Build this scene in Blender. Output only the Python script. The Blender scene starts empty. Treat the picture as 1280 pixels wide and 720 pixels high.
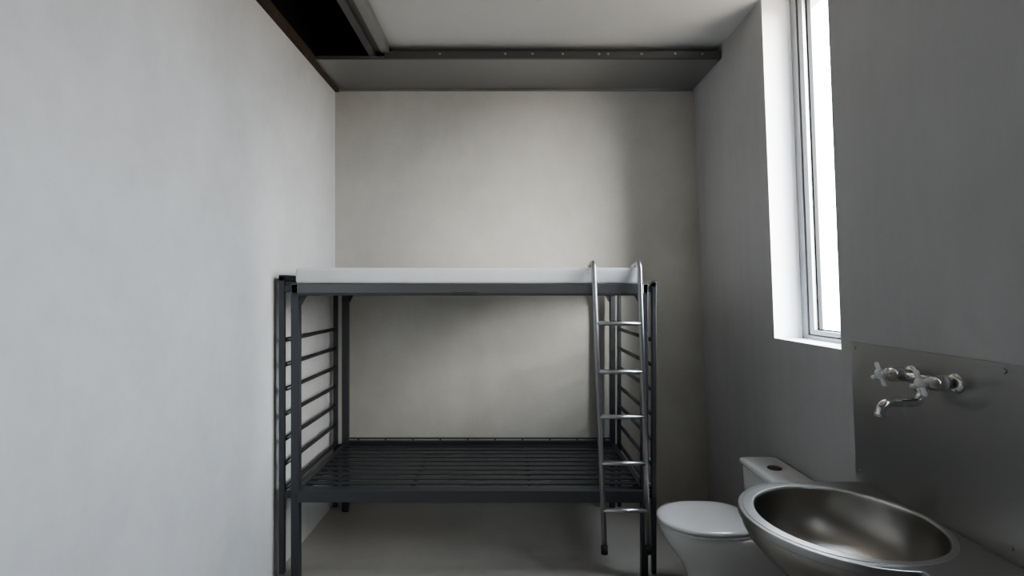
import bpy, bmesh, math
from mathutils import Vector, Matrix
scene = bpy.context.scene
COL = scene.collection

# ------------------------------------------------------------ materials
def newmat(name):
    m = bpy.data.materials.new(name); m.use_nodes = True
    nt = m.node_tree
    return m, nt, nt.nodes["Principled BSDF"]

def plaster(name, c1, c2, rough=0.75, bump=0.12, scale=1.6, spec=0.3, streak=0.5, seams=0.0):
    m, nt, b = newmat(name)
    N, L = nt.nodes, nt.links
    tc = N.new("ShaderNodeTexCoord")
    mp = N.new("ShaderNodeMapping"); mp.inputs["Scale"].default_value = (1, 1, streak)
    L.new(tc.outputs["Object"], mp.inputs["Vector"])
    n1 = N.new("ShaderNodeTexNoise"); n1.inputs["Scale"].default_value = scale; n1.inputs["Detail"].default_value = 12
    n1.inputs["Roughness"].default_value = 0.72
    L.new(mp.outputs[0], n1.inputs["Vector"])
    r = N.new("ShaderNodeValToRGB")
    r.color_ramp.elements[0].position = 0.3; r.color_ramp.elements[1].position = 0.7
    r.color_ramp.elements[0].color = (*c1, 1); r.color_ramp.elements[1].color = (*c2, 1)
    L.new(n1.outputs["Fac"], r.inputs["Fac"])
    col = r.outputs[0]
    if seams:
        mp2 = N.new("ShaderNodeMapping"); mp2.inputs["Scale"].default_value = (9, 9, 0.12)
        L.new(tc.outputs["Object"], mp2.inputs["Vector"])
        n3 = N.new("ShaderNodeTexNoise"); n3.inputs["Scale"].default_value = 2; n3.inputs["Detail"].default_value = 4
        L.new(mp2.outputs[0], n3.inputs["Vector"])
        mr = N.new("ShaderNodeMapRange"); mr.inputs["From Min"].default_value = 0.3; mr.inputs["From Max"].default_value = 0.7
        mr.inputs["To Min"].default_value = 1 - seams; mr.inputs["To Max"].default_value = 1 + seams
        L.new(n3.outputs["Fac"], mr.inputs["Value"])
        vm = N.new("ShaderNodeVectorMath"); vm.operation = 'SCALE'
        L.new(col, vm.inputs[0]); L.new(mr.outputs[0], vm.inputs["Scale"])
        col = vm.outputs[0]
    L.new(col, b.inputs["Base Color"])
    n2 = N.new("ShaderNodeTexNoise"); n2.inputs["Scale"].default_value = 14; n2.inputs["Detail"].default_value = 8
    L.new(tc.outputs["Object"], n2.inputs["Vector"])
    bp = N.new("ShaderNodeBump"); bp.inputs["Strength"].default_value = bump; bp.inputs["Distance"].default_value = 0.01
    L.new(n2.outputs["Fac"], bp.inputs["Height"]); L.new(bp.outputs[0], b.inputs["Normal"])
    b.inputs["Roughness"].default_value = rough
    b.inputs["Specular IOR Level"].default_value = spec
    return m

def metal(name, c, rough=0.35, metallic=1.0, var=0.05, scale=(4, 4, 60), bump=0.01, cv=0.06):
    m, nt, b = newmat(name)
    N, L = nt.nodes, nt.links
    tc = N.new("ShaderNodeTexCoord"); mp = N.new("ShaderNodeMapping"); mp.inputs["Scale"].default_value = scale
    L.new(tc.outputs["Object"], mp.inputs["Vector"])
    n = N.new("ShaderNodeTexNoise"); n.inputs["Scale"].default_value = 3; n.inputs["Detail"].default_value = 6
    L.new(mp.outputs[0], n.inputs["Vector"])
    mr = N.new("ShaderNodeMapRange"); mr.inputs["To Min"].default_value = rough - var; mr.inputs["To Max"].default_value = rough + var
    L.new(n.outputs["Fac"], mr.inputs["Value"]); L.new(mr.outputs[0], b.inputs["Roughness"])
    r = N.new("ShaderNodeValToRGB")
    r.color_ramp.elements[0].color = (*[x * (1 - cv) for x in c], 1); r.color_ramp.elements[1].color = (*[min(1, x * (1 + cv)) for x in c], 1)
    L.new(n.outputs["Fac"], r.inputs["Fac"]); L.new(r.outputs[0], b.inputs["Base Color"])
    if bump:
        bp = N.new("ShaderNodeBump"); bp.inputs["Strength"].default_value = bump; bp.inputs["Distance"].default_value = 0.002
        L.new(n.outputs["Fac"], bp.inputs["Height"]); L.new(bp.outputs[0], b.inputs["Normal"])
    b.inputs["Metallic"].default_value = metallic
    return m

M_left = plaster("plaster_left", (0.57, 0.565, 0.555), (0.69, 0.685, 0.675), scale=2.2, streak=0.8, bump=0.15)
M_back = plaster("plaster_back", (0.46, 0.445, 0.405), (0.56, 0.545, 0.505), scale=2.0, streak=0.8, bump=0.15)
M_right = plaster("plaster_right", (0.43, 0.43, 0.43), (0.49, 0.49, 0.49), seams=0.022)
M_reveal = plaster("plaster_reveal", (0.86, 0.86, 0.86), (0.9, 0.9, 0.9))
M_ceil = plaster("ceiling_paint", (0.50, 0.50, 0.49), (0.55, 0.55, 0.54), bump=0.05)
M_floor = plaster("concrete_floor", (0.38, 0.36, 0.33), (0.45, 0.43, 0.395), rough=0.33, bump=0.03, scale=2, spec=0.5, streak=1)
M_steeldark = metal("painted_dark_steel", (0.07, 0.072, 0.078), 0.4, 0.5)
M_bed = metal("bed_steel", (0.09, 0.093, 0.10), 0.34, 0.6)
M_slat = metal("slat_steel", (0.085, 0.087, 0.093), 0.34, 0.6)
M_bedrail = metal("upper_rail_steel", (0.17, 0.17, 0.175), 0.35, 0.7)
M_ladder = metal("ladder_steel", (0.46, 0.46, 0.46), 0.34, 1.0)
M_soffit = metal("soffit_steel", (0.32, 0.32, 0.318), 0.36, 0.7)
M_beam = metal("beam_steel", (0.15, 0.15, 0.15), 0.4, 0.8)
M_rivet = metal("rivet_steel", (0.4, 0.4, 0.4), 0.4, 0.9)
M_frameal = metal("ceiling_frame", (0.36, 0.36, 0.36), 0.4, 0.8)
M_rust = plaster("rusty_trim", (0.05, 0.035, 0.025), (0.1, 0.08, 0.06), rough=0.8)
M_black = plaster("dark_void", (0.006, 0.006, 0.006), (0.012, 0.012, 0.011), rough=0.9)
M_alu = metal("window_aluminium", (0.34, 0.35, 0.36), 0.4, 0.6)
M_gasket = plaster("window_gasket", (0.02, 0.02, 0.02), (0.03, 0.03, 0.03))
M_sink = metal("brushed_sink_steel", (0.37, 0.36, 0.335), 0.32, 1.0, var=0.004, scale=(1, 1, 20), bump=0.0, cv=0.02)
M_rim = metal("bright_rim_steel", (0.60, 0.60, 0.59), 0.3, 1.0, var=0.01, scale=(1, 20, 1), bump=0.0, cv=0.02)
M_counter = metal("counter_steel", (0.42, 0.42, 0.415), 0.34, 1.0, var=0.01, scale=(1, 40, 1), bump=0.0, cv=0.03)
M_splash = metal("backsplash_steel", (0.47, 0.47, 0.47), 0.36, 1.0, var=0.02, scale=(1, 1, 60), bump=0.0, cv=0.03)
M_chrome = metal("tap_chrome", (0.66, 0.66, 0.66), 0.14, 1.0, var=0.02, bump=0)
M_cream = plaster("tap_handle_white", (0.62, 0.62, 0.61), (0.66, 0.66, 0.65), rough=0.15, bump=0.0, spec=0.7)
M_ceramic = plaster("ceramic_white", (0.66, 0.66, 0.65), (0.70, 0.70, 0.69), rough=0.12, bump=0.0, spec=0.6)
M_fabric = plaster("mattress_fabric", (0.66, 0.67, 0.68), (0.72, 0.73, 0.74), rough=0.85, bump=0.15, scale=6)

mg, nt, b = newmat("window_glass")
nt.nodes.remove(b)
tr = nt.nodes.new("ShaderNodeBsdfTransparent"); gl = nt.nodes.new("ShaderNodeBsdfGlossy"); gl.inputs["Roughness"].default_value = 0.02
mx = nt.nodes.new("ShaderNodeMixShader"); mx.inputs[0].default_value = 0.05
nt.links.new(tr.outputs[0], mx.inputs[1]); nt.links.new(gl.outputs[0], mx.inputs[2])
nt.links.new(mx.outputs[0], nt.nodes["Material Output"].inputs["Surface"])
M_glass = mg

# ------------------------------------------------------------ helpers
def finish(name, bm, mat, parent=None, smooth=False, bevel=0, seg=2, structure=False, mats=None):
    bmesh.ops.recalc_face_normals(bm, faces=bm.faces)
    vs = [v.co for v in bm.verts]
    mn = Vector((min(v.x for v in vs), min(v.y for v in vs), min(v.z for v in vs)))
    mxv = Vector((max(v.x for v in vs), max(v.y for v in vs), max(v.z for v in vs)))
    c = Vector(((mn.x + mxv.x) / 2, (mn.y + mxv.y) / 2, mn.z))
    bmesh.ops.translate(bm, verts=bm.verts, vec=-c)
    me = bpy.data.meshes.new(name); bm.to_mesh(me); bm.free()
    for m in (mats or [mat]): me.materials.append(m)
    if smooth:
        for p in me.polygons: p.use_smooth = True
    ob = bpy.data.objects.new(name, me); COL.objects.link(ob)
    ob.location = c
    if bevel:
        md = ob.modifiers.new("bevel", "BEVEL"); md.width = bevel; md.segments = seg; md.limit_method = 'ANGLE'
    if parent:
        ob.parent = parent
        ob.location = c - parent.location
    if structure: ob["kind"] = "structure"
    return ob

def add_box(bm, x0, x1, y0, y1, z0, z1, mi=0, fx=None):
    v = []
    for z in (z0, z1):
        for (x, y) in ((x0, y0), (x1, y0), (x1, y1), (x0, y1)):
            v.append(bm.verts.new(((fx(x, z) if fx else x), y, z)))
    for f in ((0, 3, 2, 1), (4, 5, 6, 7), (0, 1, 5, 4), (1, 2, 6, 5), (2, 3, 7, 6), (3, 0, 4, 7)):
        bm.faces.new([v[i] for i in f]).material_index = mi

def box(name, x0, x1, y0, y1, z0, z1, mat, parent=None, bevel=0.0, seg=2, structure=False):
    bm = bmesh.new(); add_box(bm, x0, x1, y0, y1, z0, z1)
    return finish(name, bm, mat, parent, False, bevel, seg, structure)

def add_tube(bm, pts, r, seg=14, closed_caps=True, mi=0, flat=1.0):
    pts = [Vector(p) for p in pts]; n = len(pts)
    rr = r if isinstance(r, (list, tuple)) else [r] * n
    t0 = (pts[1] - pts[0]).normalized()
    up = Vector((0, 0, 1)) if abs(t0.z) < 0.9 else Vector((1, 0, 0))
    nrm = t0.cross(up).normalized()
    rings = []
    for i, p in enumerate(pts):
        if i == 0: t = t0
        elif i == n - 1: t = (pts[i] - pts[i - 1]).normalized()
        else:
            t = ((pts[i + 1] - pts[i]).normalized() + (pts[i] - pts[i - 1]).normalized())
            t = t.normalized() if t.length > 1e-6 else t0
        nrm = (nrm - t * nrm.dot(t)).normalized()
        bn = t.cross(nrm)
        rings.append([bm.verts.new(p + (nrm * math.cos(a) + bn * math.sin(a) * flat) * rr[i])
                      for a in [2 * math.pi * k / seg for k in range(seg)]])
    for i in range(n - 1):
        for k in range(seg):
            f = bm.faces.new((rings[i][k], rings[i][(k + 1) % seg], rings[i + 1][(k + 1) % seg], rings[i + 1][k]))
            f.smooth = True; f.material_index = mi
    if closed_caps:
        bm.faces.new(rings[0][::-1]).material_index = mi; bm.faces.new(rings[-1]).material_index = mi

def arc(p0, p1, p2, n=8):
    p0, p1, p2 = Vector(p0), Vector(p1), Vector(p2)
    return [(p0 * (1 - t) ** 2 + p1 * 2 * t * (1 - t) + p2 * t * t) for t in [i / n for i in range(n + 1)]]

def tube(name, pts, r, mat, parent=None, seg=14, flat=1.0):
    bm = bmesh.new(); add_tube(bm, pts, r, seg, flat=flat)
    return finish(name, bm, mat, parent)

def loft(bm, rings, cap0=True, cap1=True, smooth=True, mi=0):
    R = [[bm.verts.new(p) for p in r] for r in rings]
    n = len(R[0])
    for i in range(len(R) - 1):
        for k in range(n):
            f = bm.faces.new((R[i][k], R[i][(k + 1) % n], R[i + 1][(k + 1) % n], R[i + 1][k])); f.smooth = smooth; f.material_index = mi
    if cap0: bm.faces.new(R[0][::-1])
    if cap1: bm.faces.new(R[-1])

def root(name, loc, label, cat, group=None):
    e = bpy.data.objects.new(name, None); e.location = loc; COL.objects.link(e)
    e.empty_display_size = 0.1
    e["label"] = label; e["category"] = cat
    if group: e["group"] = group
    return e

# ------------------------------------------------------------ room
YB, YF = 3.833, -1.2
XL = -1.314
def RX(z): return 1.533 - 0.039 * z
CZ = 3.23

box("floor", -1.6, 1.85, YF - 0.2, YB + 0.25, -0.1, 0.0, M_floor, structure=True)
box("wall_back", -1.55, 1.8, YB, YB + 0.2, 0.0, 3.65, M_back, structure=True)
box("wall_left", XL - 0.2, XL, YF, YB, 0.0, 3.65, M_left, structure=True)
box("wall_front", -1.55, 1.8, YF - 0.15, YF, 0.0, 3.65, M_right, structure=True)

def grid_wall(name, us, vs, holes, p0, p1, mats):
    bm = bmesh.new(); nu, nv = len(us), len(vs)
    A = {}; B = {}
    for i, u in enumerate(us):
        for j, v in enumerate(vs):
            A[i, j] = bm.verts.new(p0(u, v)); B[i, j] = bm.verts.new(p1(u, v))
    def solid(i, j): return 0 <= i < nu - 1 and 0 <= j < nv - 1 and (i, j) not in holes
    for i in range(nu - 1):
        for j in range(nv - 1):
            if not solid(i, j): continue
            bm.faces.new((A[i, j], A[i + 1, j], A[i + 1, j + 1], A[i, j + 1]))
            bm.faces.new((B[i, j], B[i, j + 1], B[i + 1, j + 1], B[i + 1, j]))
            for (ni, nj, a, c) in ((i - 1, j, (i, j), (i, j + 1)), (i + 1, j, (i + 1, j), (i + 1, j + 1)),
                                   (i, j - 1, (i, j), (i + 1, j)), (i, j + 1, (i, j + 1), (i + 1, j + 1))):
                if not solid(ni, nj):
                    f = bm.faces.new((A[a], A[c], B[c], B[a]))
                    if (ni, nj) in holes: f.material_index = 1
    for v in [v for v in bm.verts if not v.link_faces]: bm.verts.remove(v)
    return finish(name, bm, None, structure=True, mats=mats)

W1 = (2.24, 2.80); W_ADDED = (0.75, 1.25); SILL = 1.345; TOP = 3.229
grid_wall("wall_right", [YF, W_ADDED[0], W_ADDED[1], W1[0], W1[1], YB], [0.0, SILL, TOP, 3.65],
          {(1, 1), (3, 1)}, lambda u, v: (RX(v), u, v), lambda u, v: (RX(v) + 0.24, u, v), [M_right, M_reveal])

def window(name, y0, y1):
    fx = lambda x, z: RX(z) + x
    bm = bmesh.new()
    zt = TOP - 0.002; zb = SILL + 0.001
    y0 += .001; y1 -= .001
    def ring(a0, a1, b0, b1, w, d0, d1, mi, wb=None):
        wb = wb or w
        add_box(bm, d0, d1, a0, a0 + w, b0, b1, mi, fx); add_box(bm, d0, d1, a1 - w, a1, b0, b1, mi, fx)
        add_box(bm, d0, d1, a0 + w, a1 - w, b0, b0 + wb, mi, fx); add_box(bm, d0, d1, a0 + w, a1 - w, b1 - wb, b1, mi, fx)
    ring(y0, y1, zb, zt, 0.055, 0.155, 0.22, 0, 0.02)
    ring(y0 + .055, y1 - .055, zb + .02, zt - .02, 0.010, 0.18, 0.215, 1, 0.006)
    ring(y0 + .065, y1 - .065, zb + .026, zt - .026, 0.040, 0.16, 0.21, 0, 0.024)
    ring(y0 + .105, y1 - .105, zb + .05, zt - .05, 0.010, 0.18, 0.20, 1, 0.006)
    w = finish(name, bm, None, structure=True, mats=[M_alu, M_gasket], bevel=0.0)
    bm = bmesh.new(); add_box(bm, 0.186, 0.19, y0 + .115, y1 - .115, zb + .056, zt - .056, 0, fx)
    finish("glass_pane", bm, M_glass, parent=w)
    ld = bpy.data.lights.new(name + "_portal", 'AREA'); ld.shape = 'RECTANGLE'
    ld.size = zt - zb; ld.size_y = y1 - y0; ld.cycles.is_portal = True
    lo = bpy.data.objects.new(name + "_portal", ld); COL.objects.link(lo)
    lo.location = (RX(2.3) + 0.27, (y0 + y1) / 2, (zt + zb) / 2)
    lo.rotation_euler = (0, math.radians(90), 0)
window("window_1", *W1)
window("added_window", *W_ADDED)  # unseen opening added beyond the view to brighten the left wall

# ceiling
XS = -0.785
box("ceiling", XS, 1.75, YF, YB, CZ, CZ + 0.1, M_ceil, structure=True)
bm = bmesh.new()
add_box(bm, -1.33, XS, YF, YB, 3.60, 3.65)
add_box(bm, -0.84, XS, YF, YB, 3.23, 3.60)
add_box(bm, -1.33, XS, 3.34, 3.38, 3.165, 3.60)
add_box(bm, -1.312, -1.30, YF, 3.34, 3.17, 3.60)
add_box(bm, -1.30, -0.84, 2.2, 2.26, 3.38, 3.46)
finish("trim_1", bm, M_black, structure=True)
bm = bmesh.new()
add_box(bm, -0.92, -0.875, YF, 3.34, 3.165, 3.24)
add_box(bm, -0.875, -0.835, YF, 3.34, 3.185, 3.24)
finish("trim_2", bm, M_beam, structure=True)
box("trim_3", -0.835, XS + .005, YF, 3.32, 3.172, 3.24, M_frameal, structure=True, bevel=0.004)
box("trim_4", XL, XL + 0.03, YF, YB, 3.12, 3.175, M_rust, structure=True)
bm = bmesh.new()
v = [(XL, 3.34), (1.405, 3.34), (1.405, YB), (XL, YB)]
loft(bm, [[(x, y, 3.14) for x, y in v], [(x, y, 3.165) for x, y in v]], smooth=False)
finish("trim_5", bm, M_soffit, structure=True)
bm = bmesh.new()
add_box(bm, XS - 0.03, 1.40, 3.32, 3.34, 3.14, 3.188)
add_box(bm, XS - 0.03, 1.40, 3.34, 3.40, 3.180, 3.188)
for x in (-0.45, -0.02, 0.16, 0.36, 0.60, 0.66, 0.88, 1.10, 1.28):
    add_tube(bm, [(x, 3.321, 3.168), (x, 3.312, 3.168)], [0.010, 0.006], 10, mi=1)
finish("trim_6", bm, None, structure=True, mats=[M_beam, M_rivet])
box("trim_7", XL, 1.40, YB - 0.015, YB, 3.126, 3.14, M_frameal, structure=True)

# ------------------------------------------------------------ bunk bed
bed = root("bunk_bed", (-0.22, 3.25, 0), "dark grey steel bunk bed frame with slatted lower bed", "bunk bed")
YF0, YR = 2.80, 3.70
def part_box(n, *a, mat=M_bed, bevel=0.004): return box(n, *a, mat, bed, bevel)
for x0, x1 in ((-1.208, -1.162), (0.742, 0.780)):
    part_box("post", x0, x1, YF0 - .0, YF0 + 0.04, 0, 1.644)
    part_box("post", x0, x1, YR - 0.04, YR, 0, 1.644)
for x0, x1, zt in ((-1.275, -1.245, 1.69), (0.800, 0.826, 1.655)):
    part_box("end_frame_upright", x0, x1, YF0 + .0, YF0 + 0.028, 0.03, zt, mat=M_steeldark)
    part_box("end_frame_upright", x0, x1, YR - 0.028, YR, 0.03, zt, mat=M_steeldark)
    xm = (x0 + x1) / 2
    for i in range(7):
        z = 1.33 - 0.14 * i
        tube("end_rung", [(xm, YF0 + 0.02, z), (xm, YR - 0.02, z)], 0.012, M_bed, bed)
    part_box("end_frame_rail", x0, x1, YF0, YR, zt - .03, zt + .005, mat=M_steeldark)
for y in (YF0 + 0.008, YR - 0.03):
    for z in (1.60, 0.45):
        part_box("bracket", -1.25, -1.20, y, y + 0.02, z, z + 0.04, mat=M_steeldark)
        part_box("bracket", 0.775, 0.805, y, y + 0.02, z, z + 0.04, mat=M_steeldark)
part_box("upper_rail", -1.165, 0.75, YF0 - 0.02, YF0 + 0.012, 1.592, 1.645, mat=M_bedrail)
part_box("upper_rail", -1.165, 0.75, YR - 0.012, YR + .01, 1.592, 1.645, mat=M_bedrail)
part_box("upper_rail", -1.205, -1.165, YF0, YR, 1.592, 1.645, mat=M_bedrail)
part_box("upper_rail", 0.745, 0.78, YF0, YR, 1.592, 1.645, mat=M_bedrail)
part_box("lower_lip", -1.165, 0.75, YF0 - 0.024, YF0 + 0.03, 1.580, 1.594, mat=M_steeldark, bevel=0.002)
part_box("latch_plate", -0.30, -0.16, YF0 - 0.03, YF0 - 0.02, 1.584, 1.600, mat=M_steeldark, bevel=0.002)
bm = bmesh.new()
add_box(bm, -1.165, 0.75, YF0 + 0.012, YR - 0.012, 1.628, 1.643)
for i in range(5):
    x = -0.95 + i * 0.36
    add_box(bm, x, x + 0.03, YF0 + 0.012, YR - 0.012, 1.60, 1.63)
finish("upper_base", bm, M_steeldark, bed)
for sx, x in ((1, -1.162), (-1, 0.742)):
    for y in (YF0 + 0.01, YR - 0.03):
        bm = bmesh.new()
        tri = [(x, 1.592), (x + sx * 0.05, 1.592), (x + sx * 0.03, 1.57), (x + sx * 0.010, 1.53), (x, 1.53)]
        loft(bm, [[(a, y, c) for a, c in tri], [(a, y + 0.012, c) for a, c in tri]], smooth=False)
        finish("gusset", bm, M_steeldark, bed)
part_box("lower_rail", -1.165, 0.75, YF0 - 0.015, YF0 + 0.015, 0.435, 0.500)
part_box("lower_rail", -1.165, 0.75, YR - 0.03, YR, 0.44, 0.515)
part_box("lower_rail", -1.20, -1.165, YF0 + .04, YR - .04, 0.44, 0.50)
part_box("lower_rail", 0.745, 0.78, YF0 + .04, YR - .04, 0.44, 0.50)
NS = 11
for i in range(NS):
    y = YF0 + 0.052 + i * (0.785 / (NS - 1))
    part_box("slat", -1.165, 0.75, y - 0.023, y + 0.023, 0.484, 0.494, bevel=0.003, mat=M_slat)
for x in (-0.56, 0.12):
    part_box("cross_bar", x, x + 0.016, YF0 + 0.015, YR - 0.03, 0.455, 0.483, bevel=0.002, mat=M_steeldark)
part_box("back_guard_rail", -1.17, 0.75, YR - 0.02, YR - 0.005, 0.525, 0.535, bevel=0.002)
for i in range(10):
    x = -1.10 + i * 0.2
    part_box("guard_stub", x, x + 0.012, YR - 0.02, YR - 0.008, 0.51, 0.528, bevel=0.001)

# mattress
bm = bmesh.new(); add_box(bm, -1.178, 0.735, YF0 - 0.015, YR - 0.0, 1.6455, 1.735)
mt = finish("mattress", bm, M_fabric, None, True, 0.018, 4)
mt["label"] = "thin white mattress on the upper bunk"; mt["category"] = "mattress"

# ladder
lad = root("bunk_ladder", (0.6, 2.65, 0.286), "grey steel ladder hooked over the upper bunk edge", "ladder")
YT, ZT, YBt, ZB = 2.765, 1.70, 2.57, 0.286
def rail(xt, xb):
    p = [(xt, 2.90, 1.750)] + arc((xt, 2.85, 1.751), (xt, YT - 0.005, 1.788), (xt, YT - .002, ZT), 10) + [(xb, YBt, ZB)]
    tube("ladder_rail", p, 0.0140, M_ladder, lad)
    tube("rubber_foot", [(xb, YBt + .002, ZB + 0.02), (xb, YBt - .003, ZB - 0.02)], 0.017, M_gasket, lad)
rail(0.471, 0.4915); rail(0.722, 0.714)
for z in (1.43, 1.174, 0.941, 0.707, 0.475):
    t = (ZT - z) / (ZT - ZB); y = YT + (YBt - YT) * t
    xa = 0.471 + 0.0205 * t; xb = 0.722 - 0.008 * t
    tube("rung", [(xa, y, z), (xb, y, z)], 0.015, M_ladder, lad, flat=0.8)

# ------------------------------------------------------------ toilet
toi = root("toilet", (1.15, 2.62, 0), "white ceramic close-coupled toilet with lid down", "toilet")
TY = 2.62
def egg(xf, xb, hw, z, n=40, ex=2.7, ty=TY):
    cx = xf + (xb - xf) * 0.52; out = []
    for k in range(n):
        a = 2 * math.pi * k / n; c, s = math.cos(a), math.sin(a)
        if c >= 0:
            x = cx + (xb - cx) * abs(c) ** (2 / ex); y = hw * math.copysign(abs(s) ** (2 / ex), s)
        else:
            x = cx + (cx - xf) * -abs(c) ** (2 / 2.15); y = hw * math.copysign(abs(s) ** (2 / 2.15), s)
        out.append((x, ty + y, z))
    return out
bm = bmesh.new()
loft(bm, [egg(.945, 1.42, .115, 0), egg(.94, 1.425, .12, .02), egg(.945, 1.42, .112, .06), egg(.93, 1.43, .118, .14),
          egg(.895, 1.45, .135, .21), egg(.845, 1.465, .163, .28), egg(.808, 1.475, .18, .33), egg(.792, 1.48, .186, .37),
          egg(.790, 1.48, .187, .39), egg(.797, 1.475, .182, .397)])
finish("toilet_bowl", bm, M_ceramic, toi)
bm = bmesh.new()
loft(bm, [egg(.79, 1.262, .185, .398, ex=2.6), egg(.781, 1.268, .193, .402, ex=2.6), egg(.781, 1.268, .193, .410, ex=2.6), egg(.79, 1.262, .186, .414, ex=2.6)])
finish("toilet_seat", bm, M_ceramic, toi)
bm = bmesh.new()
loft(bm, [egg(.787, 1.262, .188, .416), egg(.778, 1.268, .195, .420), egg(.778, 1.268, .195, .430), egg(.785, 1.262, .189, .437),
          egg(.81, 1.24, .168, .442), egg(.88, 1.18, .11, .445), egg(.98, 1.08, .03, .446)])
finish("toilet_lid", bm, M_ceramic, toi)
for y in (TY - .08, TY + .08):
    tube("lid_hinge", [(1.262, y - .025, .42), (1.262, y + .025, .42)], .012, M_ceramic, toi)
def rrect(x0, x1, y0, y1, z, r=.03, n=6):
    out = []
    for cx, cy, a0 in ((x1 - r, y1 - r, 0), (x0 + r, y1 - r, 90), (x0 + r, y0 + r, 180), (x1 - r, y0 + r, 270)):
        for k in range(n + 1):
            a = math.radians(a0 + 90 * k / n); out.append((cx + r * math.cos(a), cy + r * math.sin(a), z))
    return out
bm = bmesh.new()
loft(bm, [rrect(1.315, 1.485, TY - .16, TY + .16, .398), rrect(1.305, 1.49, TY - .175, TY + .175, .45), rrect(1.297, 1.493, TY - .19, TY + .19, .648)])
finish("cistern", bm, M_ceramic, toi)
bm = bmesh.new()
loft(bm, [rrect(1.29, 1.497, TY - .197, TY + .197, .648), rrect(1.285, 1.50, TY - .203, TY + .203, .655), rrect(1.285, 1.50, TY - .203, TY + .203, .672),
          rrect(1.292, 1.495, TY - .197, TY + .197, .680), rrect(1.31, 1.48, TY - .18, TY + .18, .683)])
finish("cistern_lid", bm, M_ceramic, toi)
tube("flush_button", [(1.385, TY, .682), (1.385, TY, .688), (1.385, TY, .690)], [.034, .034, .028], M_beam, toi, 24)

# ------------------------------------------------------------ wash basin
snk = root("washbasin", (1.3, 1.7, 0.55), "round stainless steel washbasin set into a steel counter", "sink")
CX, CY, RO, RI, SZ = 1.190, 1.785, 0.343, 0.291, 0.80
WL = 1.494
out = []
for k in range(61):
    a = math.radians(90 + 180 * k / 60)
    out.append((CX + RO * math.cos(a), CY + RO * math.sin(a)))
out += [(CX, 1.05), (WL, 1.05), (WL, CY + RO)]
cu = bpy.data.curves.new("c", 'CURVE'); cu.dimensions = '2D'; cu.fill_mode = 'BOTH'
cu.extrude = 0.010; cu.bevel_depth = 0.004; cu.bevel_resolution = 3; cu.offset = -0.004
sp = cu.splines.new('POLY'); sp.points.add(len(out) - 1); sp.use_cyclic_u = True
for i, p in enumerate(out): sp.points[i].co = (p[0], p[1], 0, 1)
sp = cu.splines.new('POLY'); sp.points.add(95); sp.use_cyclic_u = True
for i in range(96):
    a = -2 * math.pi * i / 96; sp.points[i].co = (CX + RI * math.cos(a), CY + RI * math.sin(a), 0, 1)
tmp = bpy.data.objects.new("tmpc", cu); COL.objects.link(tmp)
bpy.context.view_layer.update()
dg = bpy.context.evaluated_depsgraph_get()
me = bpy.data.meshes.new_from_object(tmp.evaluated_get(dg))
bm = bmesh.new(); bm.from_mesh(me); bpy.data.objects.remove(tmp)
bmesh.ops.translate(bm, verts=bm.verts, vec=(0, 0, SZ - 0.014))
finish("countertop", bm, M_counter, snk)
def ringc(r, z, n=96, cx=CX, cy=CY): return [(min(cx + r * math.cos(2 * math.pi * k / n), WL), cy + r * math.sin(2 * math.pi * k / n), z) for k in range(n)]
bm = bmesh.new()
prof = [(RI + .002, .8005), (RI - .003, .7985), (RI - .006, .79)]
for i in range(1, 17):
    t = i / 16 * math.pi / 2
    prof.append((.034 + (RI - .006 - .034) * math.cos(t) ** 0.6 if i < 16 else .034, .79 - 0.20 * math.sin(t)))
loft(bm, [ringc(r, z) for r, z in prof], cap0=False, cap1=False)
profo = [(.332, .785), (.336, .765), (.328, .74), (.305, .70), (.27, .66), (.21, .61), (.15, .58), (.034, .57)]
loft(bm, [ringc(r, z) for r, z in profo], cap0=False, cap1=True)
finish("basin_bowl", bm, M_sink, snk)
bm = bmesh.new()
loft(bm, [ringc(.315, .8003, cx=CX - .012), ringc(.314, .8018, cx=CX - .012),
          ringc(RI + .003, .8018), ringc(RI - .001, .8012), ringc(RI - .004, .7985), ringc(RI - .006, .794)], cap0=False, cap1=False)
for f in bm.faces: f.smooth = False
finish("basin_rim", bm, M_rim, snk)
bm = bmesh.new()
loft(bm, [ringc(.036, .591), ringc(.040, .595), ringc(.034, .5965), ringc(.028, .593), ringc(.010, .592)], cap0=False)
finish("drain", bm, M_chrome, snk)
box("support_bracket", 1.28, 1.494, 1.12, 1.15, 0.55, 0.77, M_counter, snk, 0.003)
tube("waste_pipe", [(CX, CY, .575), (CX, CY, .50)] + arc((CX, CY, .47), (CX, CY, .43), (CX + .06, CY, .43)) + [(1.505, CY, .43)], .02, M_chrome, snk)

# backsplash
bm = bmesh.new()
add_box(bm, -0.006, -0.0005, 1.05, 2.165, SZ + .002, 1.388, 0, lambda x, z: RX(z) + x)
add_box(bm, -0.008, -0.006, 1.05, 2.165, 1.383, 1.388, 0, lambda x, z: RX(z) + x)
for y in (1.495, 2.14):
    for z in (.84, 1.365):
        add_tube(bm, [(RX(z) - .006, y, z), (RX(z) - .010, y, z)], [.008, .005], 10)
bs = finish("backsplash", bm, M_splash)
bs["label"] = "grey stainless steel backsplash sheet behind the basin"; bs["category"] = "backsplash"

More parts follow.
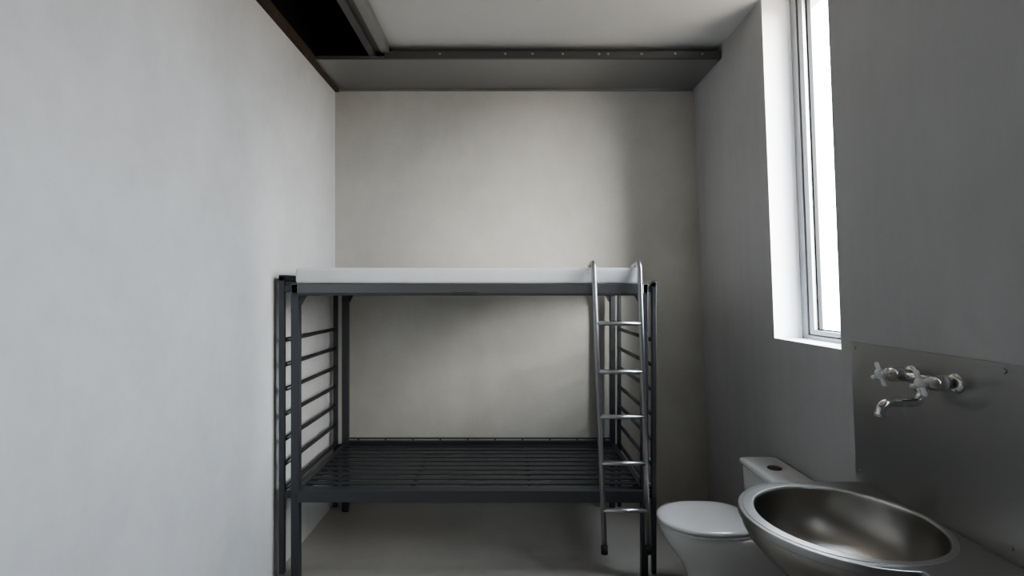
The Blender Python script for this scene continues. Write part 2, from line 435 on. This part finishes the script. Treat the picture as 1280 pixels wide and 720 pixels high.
# ------------------------------------------------------------ taps
ZT0 = 1.300
WX = RX(ZT0) - 0.006
tap = root("wall_tap", (WX, 1.75, 1.2), "wall-mounted chrome mixer tap with two pale cross handles", "tap")
Y1, Y2 = 1.840, 1.660
XB = WX - 0.055
for y in (Y1, Y2):
    tube("wall_flange", [(WX, y, ZT0), (WX - .006, y, ZT0), (WX - .014, y, ZT0)], [.034, .032, .020], M_chrome, tap, 24)
    tube("valve_body", [(WX - .01, y, ZT0), (XB + .024, y, ZT0), (XB + .020, y, ZT0), (XB - .026, y, ZT0), (XB - .032, y, ZT0), (XB - .052, y, ZT0)],
         [.018, .018, .026, .026, .018, .015], M_chrome, tap, 20)
    bm = bmesh.new()
    hx = XB - .060
    add_tube(bm, [(hx + .014, y, ZT0), (hx, y, ZT0), (hx - .012, y, ZT0), (hx - .018, y, ZT0)], [.016, .019, .017, .007], 20)
    for k in range(4):
        a = math.radians(62 + 90 * k)
        d = Vector((0, math.cos(a), math.sin(a)))
        c = Vector((hx - .002, y, ZT0))
        add_tube(bm, [c + d * .010, c + d * .024, c + d * .036, c + d * .043, c + d * .047], [.0095, .0075, .009, .008, .003], 12)
    finish("tap_handle", bm, M_cream, tap)
tube("bridge_pipe", [(XB, Y1, ZT0), (XB, Y2, ZT0)], .018, M_chrome, tap, 20)
YS = 1.735
sp_pts = [(XB, YS, ZT0 - .005), (XB, YS, ZT0 - .035)] + arc((XB, YS, ZT0 - .045), (XB, YS, ZT0 - .078), (XB - .03, YS, ZT0 - .080)) \
    + [(XB - .07, YS, ZT0 - .080)] + arc((XB - .095, YS, ZT0 - .080), (XB - .140, YS, ZT0 - .080), (XB - .142, YS, ZT0 - .128))
tube("spout", sp_pts, [.022, .019] + [.016] * (len(sp_pts) - 4) + [.016, .018], M_chrome, tap, 18)

# ------------------------------------------------------------ light
w = bpy.data.worlds.new("World"); scene.world = w; w.use_nodes = True
nt = w.node_tree; bg = nt.nodes["Background"]
tc = nt.nodes.new("ShaderNodeTexCoord"); sx = nt.nodes.new("ShaderNodeSeparateXYZ"); rp = nt.nodes.new("ShaderNodeValToRGB")
nt.links.new(tc.outputs["Generated"], sx.inputs[0])
mr = nt.nodes.new("ShaderNodeMapRange"); mr.inputs["From Min"].default_value = -1; mr.inputs["From Max"].default_value = 1
nt.links.new(sx.outputs["Z"], mr.inputs["Value"]); nt.links.new(mr.outputs[0], rp.inputs["Fac"])
e = rp.color_ramp.elements
e[0].position = 0.42; e[0].color = (0.30, 0.265, 0.22, 1); e[1].position = 0.56; e[1].color = (0.84, 0.93, 1.04, 1)
nt.links.new(rp.outputs[0], bg.inputs["Color"])
bg.inputs["Strength"].default_value = 24
sl = bpy.data.lights.new("hazy_sun", 'SUN'); sl.energy = 13; sl.angle = math.radians(34); sl.color = (1.0, 0.95, 0.86)
so = bpy.data.objects.new("hazy_sun", sl); COL.objects.link(so)
d = Vector((-1.25, 1.3, -0.52)).normalized()
so.rotation_euler = d.to_track_quat('-Z', 'Y').to_euler()

scene.view_settings.view_transform = 'AgX'
scene.view_settings.look = 'AgX - Medium High Contrast'
scene.view_settings.exposure = 0.38

# ------------------------------------------------------------ camera
cd = bpy.data.cameras.new("camera"); cam = bpy.data.objects.new("camera", cd); COL.objects.link(cam)
cam.location = (0, 0, 1.6); cam.rotation_euler = (math.radians(90), 0, 0)
cd.sensor_width = 36; cd.lens = 36 * 630 / 1280
cd.shift_x = 5 / 1280; cd.shift_y = 5 / 1280; cd.clip_start = 0.02
scene.camera = cam
